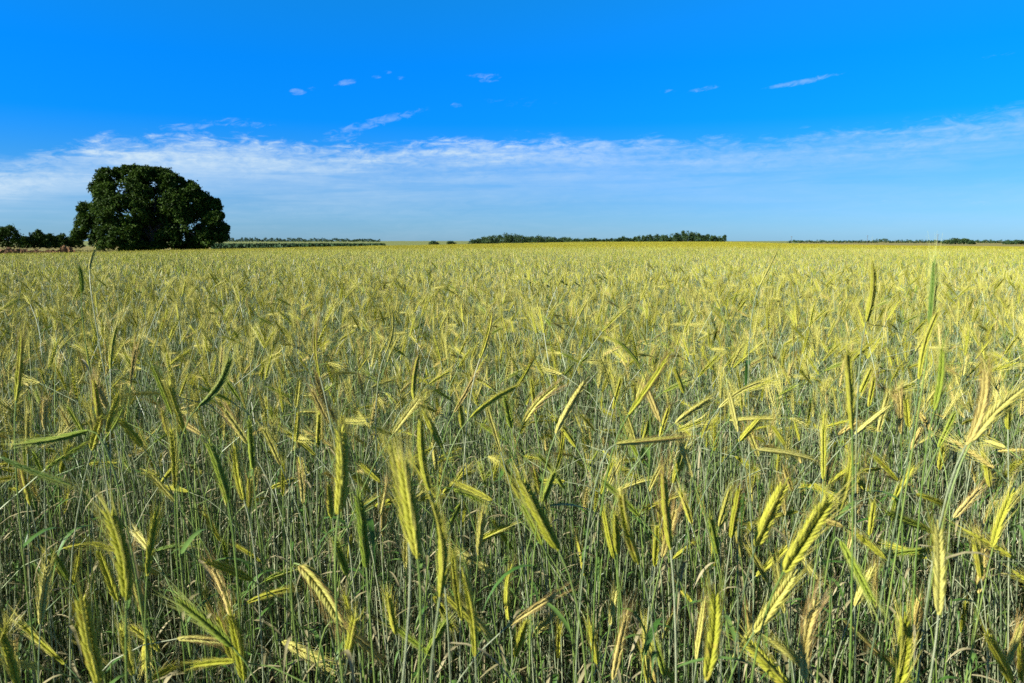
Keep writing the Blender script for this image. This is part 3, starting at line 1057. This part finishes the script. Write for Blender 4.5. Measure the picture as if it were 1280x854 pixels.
# ------------------------------------------------------------------ the rest of the rye: one mass
LIB = []


def lib(mbx, name):
    o = bpy.data.objects.new(name, mbx.mesh(name, False))
    return o


def near_variant(seed):
    g = np.random.default_rng(seed)
    m = MB()
    H = g.uniform(.92, 1.13) if g.uniform() < .8 else g.uniform(.65, .95)
    L = g.uniform(.07, .10)
    q = g.uniform()
    nod = g.uniform(0, .4) if q < .42 else (g.uniform(.4, 1.2) if q < .75 else g.uniform(1.2, 2.2))
    st, er = nod_line(H, L, 0.0, abs(g.normal(.04, .08)), nod, g, 9, 6)
    kind = KINDS[g.integers(len(KINDS))]
    tube(m, st, np.linspace(.0018, .0010, 9), 4, M['stem_green'] if kind == 'green' or g.uniform() < .35 else M['stem'], g.uniform(.1, .95))
    tpl = NEAR_T[g.integers(len(NEAR_T))] if seed % 8 > 2 else None
    if tpl is not None:
        roll = g.uniform(0, 3)
        tint = g.uniform(.1, .9)
        m.add(deform(tpl['V'], er, roll, tpl['L'], .66), quads=tpl['Q'], mat=M['ear_' + kind], tint=tint)
        tube(m, er, np.linspace(.002, .001, 6), 4, M['ear_' + kind], tint)
        m.add(deform(tpl['AV'], er, roll, tpl['L'], .95), quads=tpl['AQ'], mat=M['awn_green'] if kind == 'green' else M['awn'], tint=tint)
    for _ in range(g.integers(1, 4)):
        i = int(g.uniform(.2, .8) * 8)
        a_ = g.uniform(0, 6.28)
        dry = g.uniform() < .65
        P = leaf_path(st[i], a_, g.uniform(.08, .2), g.uniform(-.2, 1.2), g.uniform(.3, 1.6))
        strip(m, P, LEAFW * g.uniform(.0025, .0045), np.array([-math.sin(a_), math.cos(a_), 0]), M['leaf_dry' if dry else 'leaf'], g.uniform(0, 1))
    return m


def simple_ear(m, er, r, mat, tint, sides=4, awns=5, g=None, awn_l=.036):
    n = len(er)
    x = np.linspace(0, 1, n)
    prof = np.interp(x, [0, .12, .55, 1], [.45, 1, .9, .3]) * r
    tube(m, er, prof, sides, mat, tint)
    if awns:
        T, N, B = frames(er)
        for _ in range(awns):
            i = g.integers(1, n)
            a_ = g.uniform(0, 6.28)
            d = unit(T[i] + (N[i] * math.cos(a_) + B[i] * math.sin(a_)) * .28)
            sd = unit(np.cross(d, g.normal(size=3))) * .0008
            p = er[i]
            m.add([p - sd, p + sd, p + d * awn_l], tris=[(0, 1, 2)], mat=M['awn'], tint=g.uniform(0, 1))


def mid_tile(seed, W=2.0, dens=240):
    g = np.random.default_rng(seed)
    m = MB()
    for _ in range(int(dens * W * W)):
        H = g.uniform(.84, 1.15) if g.uniform() < .85 else g.uniform(.65, .98)
        L = g.uniform(.08, .115)
        q = g.uniform()
        nod = g.uniform(0, .5) if q < .36 else (g.uniform(.5, 1.3) if q < .7 else g.uniform(1.3, 2.2))
        st, er = nod_line(H, L, g.uniform(0, 6.28), abs(g.normal(.06, .12)), nod, g, 7, 5)
        b = np.array([g.uniform(-W / 2, W / 2), g.uniform(-W / 2, W / 2), 0])
        kind = KINDS[g.integers(len(KINDS))]
        tube(m, st[2:] + b, .0019, 3, M['stem'], g.uniform(0, 1))
        if g.uniform() < .25:
            continue
        simple_ear(m, er + b, .0042, M['ear_' + kind], g.uniform(0, 1), 4, 4, g)
        if g.uniform() < .75:
            i = g.integers(2, 6)
            a_ = g.uniform(0, 6.28)
            P = leaf_path(st[i] + b, a_, g.uniform(.08, .18), g.uniform(0, 1.2), g.uniform(.3, 1.4), 4)
            strip(m, P, np.array([.8, 1, .7, .05]) * .0042, np.array([-math.sin(a_), math.cos(a_), 0]), M['leaf_dry' if g.uniform() < .6 else 'leaf'], g.uniform(0, 1))
    return m


def far_tile(seed, W=8.0, dens=210):
    g = np.random.default_rng(seed)
    m = MB()
    n = int(dens * W * W)
    b = np.stack([g.uniform(-W / 2, W / 2, n), g.uniform(-W / 2, W / 2, n), g.uniform(.86, 1.12, n) + .05 * np.sin(np.arange(n))], -1)
    a = g.uniform(0, 6.28, n)
    th = np.where(g.uniform(size=n) < .4, g.uniform(0, .6, n), g.uniform(.6, 2.0, n))
    d = np.stack([np.cos(a) * np.sin(th), np.sin(a) * np.sin(th), np.cos(th)], -1)
    L = g.uniform(.08, .11, n)[:, None]
    s1 = unit(np.cross(d, g.normal(size=(n, 3))))
    s2 = np.cross(d, s1)
    r = .0068
    tip = b + d * L
    mid = b + d * L * .4
    V = np.stack([b, mid + s1 * r, mid + s2 * r, mid - s1 * r, mid - s2 * r, tip], 1).reshape(-1, 3)
    o = np.arange(n)[:, None, None] * 6
    F = np.array([[0, 2, 1], [0, 3, 2], [0, 4, 3], [0, 1, 4], [5, 1, 2], [5, 2, 3], [5, 3, 4], [5, 4, 1]])[None]
    m.add(V, tris=(o + F).reshape(-1, 3), mat=M['far_ear'], tint=np.repeat(g.uniform(0, 1, n), 6))
    # stems below, as narrow blades
    k = n // 2
    sd = unit(np.stack([g.normal(size=k), g.normal(size=k), np.zeros(k)], -1)) * .004
    lo = b[:k] - np.stack([g.normal(0, .05, k), g.normal(0, .05, k), np.full(k, .55)], -1)
    V = np.stack([lo - sd, lo + sd, b[:k] + sd * .6, b[:k] - sd * .6], 1).reshape(-1, 3)
    m.add(V, quads=np.arange(k * 4).reshape(-1, 4), mat=M['stem'], tint=np.repeat(g.uniform(0, 1, k), 4))
    return m


def under_variant(seed):
    """earless tillers and dead blades low in the stand"""
    g = np.random.default_rng(seed)
    m = MB()
    for _ in range(3):
        b = np.array([g.normal(0, .02), g.normal(0, .02), 0])
        H = g.uniform(.28, .68)
        a_ = g.uniform(0, 6.28)
        ln = abs(g.normal(.08, .12))
        P = bez2(b, b + np.array([0, 0, H * .6]), b + np.array([math.cos(a_) * ln * H * 1.5, math.sin(a_) * ln * H * 1.5, H]), 6)
        tube(m, P, np.linspace(.0019, .0011, 6), 4, M['stem'], g.uniform(0, 1))
        for _ in range(2):
            i = g.integers(1, 5)
            a2 = g.uniform(0, 6.28)
            Q = leaf_path(P[i], a2, g.uniform(.08, .2), g.uniform(-.5, 1.2), g.uniform(.2, 1.6))
            strip(m, Q, LEAFW * g.uniform(.002, .004), np.array([-math.sin(a2), math.cos(a2), 0]), M['leaf_dry' if g.uniform() < .6 else 'leaf'], g.uniform(0, 1))
    return m


def scatter(name, groups, label, cat):
    """one mesh of points; geometry nodes set plants on them.  groups: list of (points Nx4 = x y z rot, scale N, [library objects])"""
    pts_, rot, scl, lod, pick = [], [], [], [], []
    for k, (P, s, objs) in enumerate(groups):
        pts_.append(P[:, :3])
        rot.append(P[:, 3])
        scl.append(s)
        lod.append(np.full(len(P), k))
        pick.append(rng.integers(0, len(objs), len(P)))
    me = bpy.data.meshes.new(name)
    V = np.concatenate(pts_)
    me.vertices.add(len(V))
    me.vertices.foreach_set('co', V.astype(np.float32).ravel())
    for nm, arr, ty in (('rot', np.concatenate(rot), 'FLOAT'), ('scl', np.concatenate(scl), 'FLOAT'), ('lod', np.concatenate(lod), 'INT'), ('pick', np.concatenate(pick), 'INT')):
        a = me.attributes.new(nm, ty, 'POINT')
        a.data.foreach_set('value', arr.astype(np.float32 if ty == 'FLOAT' else np.int32))
    me.update()
    o = bpy.data.objects.new(name, me)
    COL.objects.link(o)
    ng = bpy.data.node_groups.new(name, 'GeometryNodeTree')
    ng.interface.new_socket('Geometry', in_out='INPUT', socket_type='NodeSocketGeometry')
    ng.interface.new_socket('Geometry', in_out='OUTPUT', socket_type='NodeSocketGeometry')
    N = ng.nodes.new
    gi, go = N('NodeGroupInput'), N('NodeGroupOutput')
    join = N('GeometryNodeJoinGeometry')

    def attr(nm, ty):
        a = N('GeometryNodeInputNamedAttribute')
        a.data_type = ty
        a.inputs['Name'].default_value = nm
        return a.outputs['Attribute']
    for k, (P, s, objs) in enumerate(groups):
        cmp_ = N('FunctionNodeCompare')
        cmp_.data_type, cmp_.operation = 'INT', 'EQUAL'
        ins = [i for i in cmp_.inputs if i.type == 'INT']
        ng.links.new(attr('lod', 'INT'), ins[0])
        ins[1].default_value = k
        jj_ = N('GeometryNodeJoinGeometry')
        for ob in objs:
            oi = N('GeometryNodeObjectInfo')
            oi.inputs['Object'].default_value = ob
            g2 = N('GeometryNodeGeometryToInstance')
            ng.links.new(oi.outputs['Geometry'], g2.inputs[0])
            ng.links.new(g2.outputs[0], jj_.inputs[0])
        ip = N('GeometryNodeInstanceOnPoints')
        ng.links.new(gi.outputs[0], ip.inputs['Points'])
        ng.links.new(cmp_.outputs[0], ip.inputs['Selection'])
        ng.links.new(jj_.outputs[0], ip.inputs['Instance'])
        ip.inputs['Pick Instance'].default_value = True
        ng.links.new(attr('pick', 'INT'), ip.inputs['Instance Index'])
        cx = N('ShaderNodeCombineXYZ')
        ng.links.new(attr('rot', 'FLOAT'), cx.inputs[2])
        ng.links.new(cx.outputs[0], ip.inputs['Rotation'])
        ng.links.new(attr('scl', 'FLOAT'), ip.inputs['Scale'])
        ng.links.new(ip.outputs[0], join.inputs[0])
    ng.links.new(join.outputs[0], go.inputs[0])
    md = o.modifiers.new('plants', 'NODES')
    md.node_group = ng
    o['kind'] = 'stuff'
    tag(o, label, cat)
    return o


def jitter_points(spacing, x0, x1, y0, y1, keep):
    xs, ys = np.arange(x0, x1, spacing), np.arange(y0, y1, spacing)
    X, Y = np.meshgrid(xs, ys)
    X, Y = X.ravel(), Y.ravel()
    X = X + rng.uniform(-.5, .5, len(X)) * spacing
    Y = Y + rng.uniform(-.5, .5, len(Y)) * spacing
    k = keep(X, Y)
    return X[k], Y[k]


def wedge(X, Y, margin):
    return (np.abs(X) < .74 * np.maximum(Y, 0) + margin)


NEAR_FAR = 8.0
near_objs = [lib(near_variant(3000 + i), 'rye_plant') for i in range(48)]
X, Y = jitter_points(.0565, -10, 10, -2.2, NEAR_FAR + .6, lambda X, Y: (((Y > .5) & wedge(X, Y, 1.6)) | ((X < -.2) & (X > -3.2) & (Y < 2.5))) & (np.hypot(X, Y) > 1.15) & (Y < NEAR_FAR) & ((Y > 1.95 + rng.normal(0, .08, len(Y))) | (np.abs(X) > .73 * np.maximum(Y, 0) + .12)))  # includes unseen rye left of and behind the camera, added to shade low stems
near_P = np.stack([X, Y, terrain(X, Y), rng.uniform(0, 6.28, len(X))], -1)
near_s = rng.normal(1.0, .06, len(X)).clip(.8, 1.12)
near_s = np.where((X < -.73 * Y - .1) & (np.hypot(X, Y) < 1.6), near_s * .8, near_s)  # unseen plants at left shortened so sun reaches the near ears

W = 2.0
mid_objs = [lib(mid_tile(4000 + i), 'rye_tile') for i in range(5)]
xs, ys = np.meshgrid(np.arange(-60, 61, W), np.arange(NEAR_FAR + W / 2, 56, W))
xs, ys = xs.ravel(), ys.ravel()
MID_FAR = NEAR_FAR + W * 14
k = wedge(xs, ys, 4) & (ys < MID_FAR)
xs, ys = xs[k], ys[k]
mid_P = np.stack([xs, ys, terrain(xs, ys), rng.integers(0, 4, len(xs)) * np.pi / 2], -1)
mid_s = np.ones(len(xs))

W = 8.0
far_objs = [lib(far_tile(5000 + i), 'rye_tile_far') for i in range(4)]
xs, ys = np.meshgrid(np.arange(-248, 249, W), np.arange(MID_FAR + W / 2, 280, W))
xs, ys = xs.ravel(), ys.ravel()
k = wedge(xs, ys, 12) & (np.hypot(xs, ys) < rye_edge(np.arctan2(xs, ys)) - 1)
xs, ys = xs[k], ys[k]
far_P = np.stack([xs, ys, terrain(xs, ys), rng.integers(0, 4, len(xs)) * np.pi / 2], -1)
far_s = np.ones(len(xs))
print('instances', len(near_P), len(mid_P), len(far_P))
scatter('rye_crop', [(near_P, near_s, near_objs), (mid_P, mid_s, mid_objs), (far_P, far_s, far_objs)],
        'yellow-green ripening rye filling the field behind the front rows out to the crest', 'rye')

und_objs = [lib(under_variant(6000 + i), 'tiller') for i in range(20)]
X, Y = jitter_points(.082, -6, 6, .55, 5.2, lambda X, Y: wedge(X, Y, 1.2) & (Y < 5))
und_P = np.stack([X, Y, terrain(X, Y), rng.uniform(0, 6.28, len(X))], -1)
scatter('undergrowth', [(und_P, rng.uniform(.7, 1.1, len(X)), und_objs)], 'tangle of earless grey-green stems and dead blades low between the rye stalks', 'undergrowth')
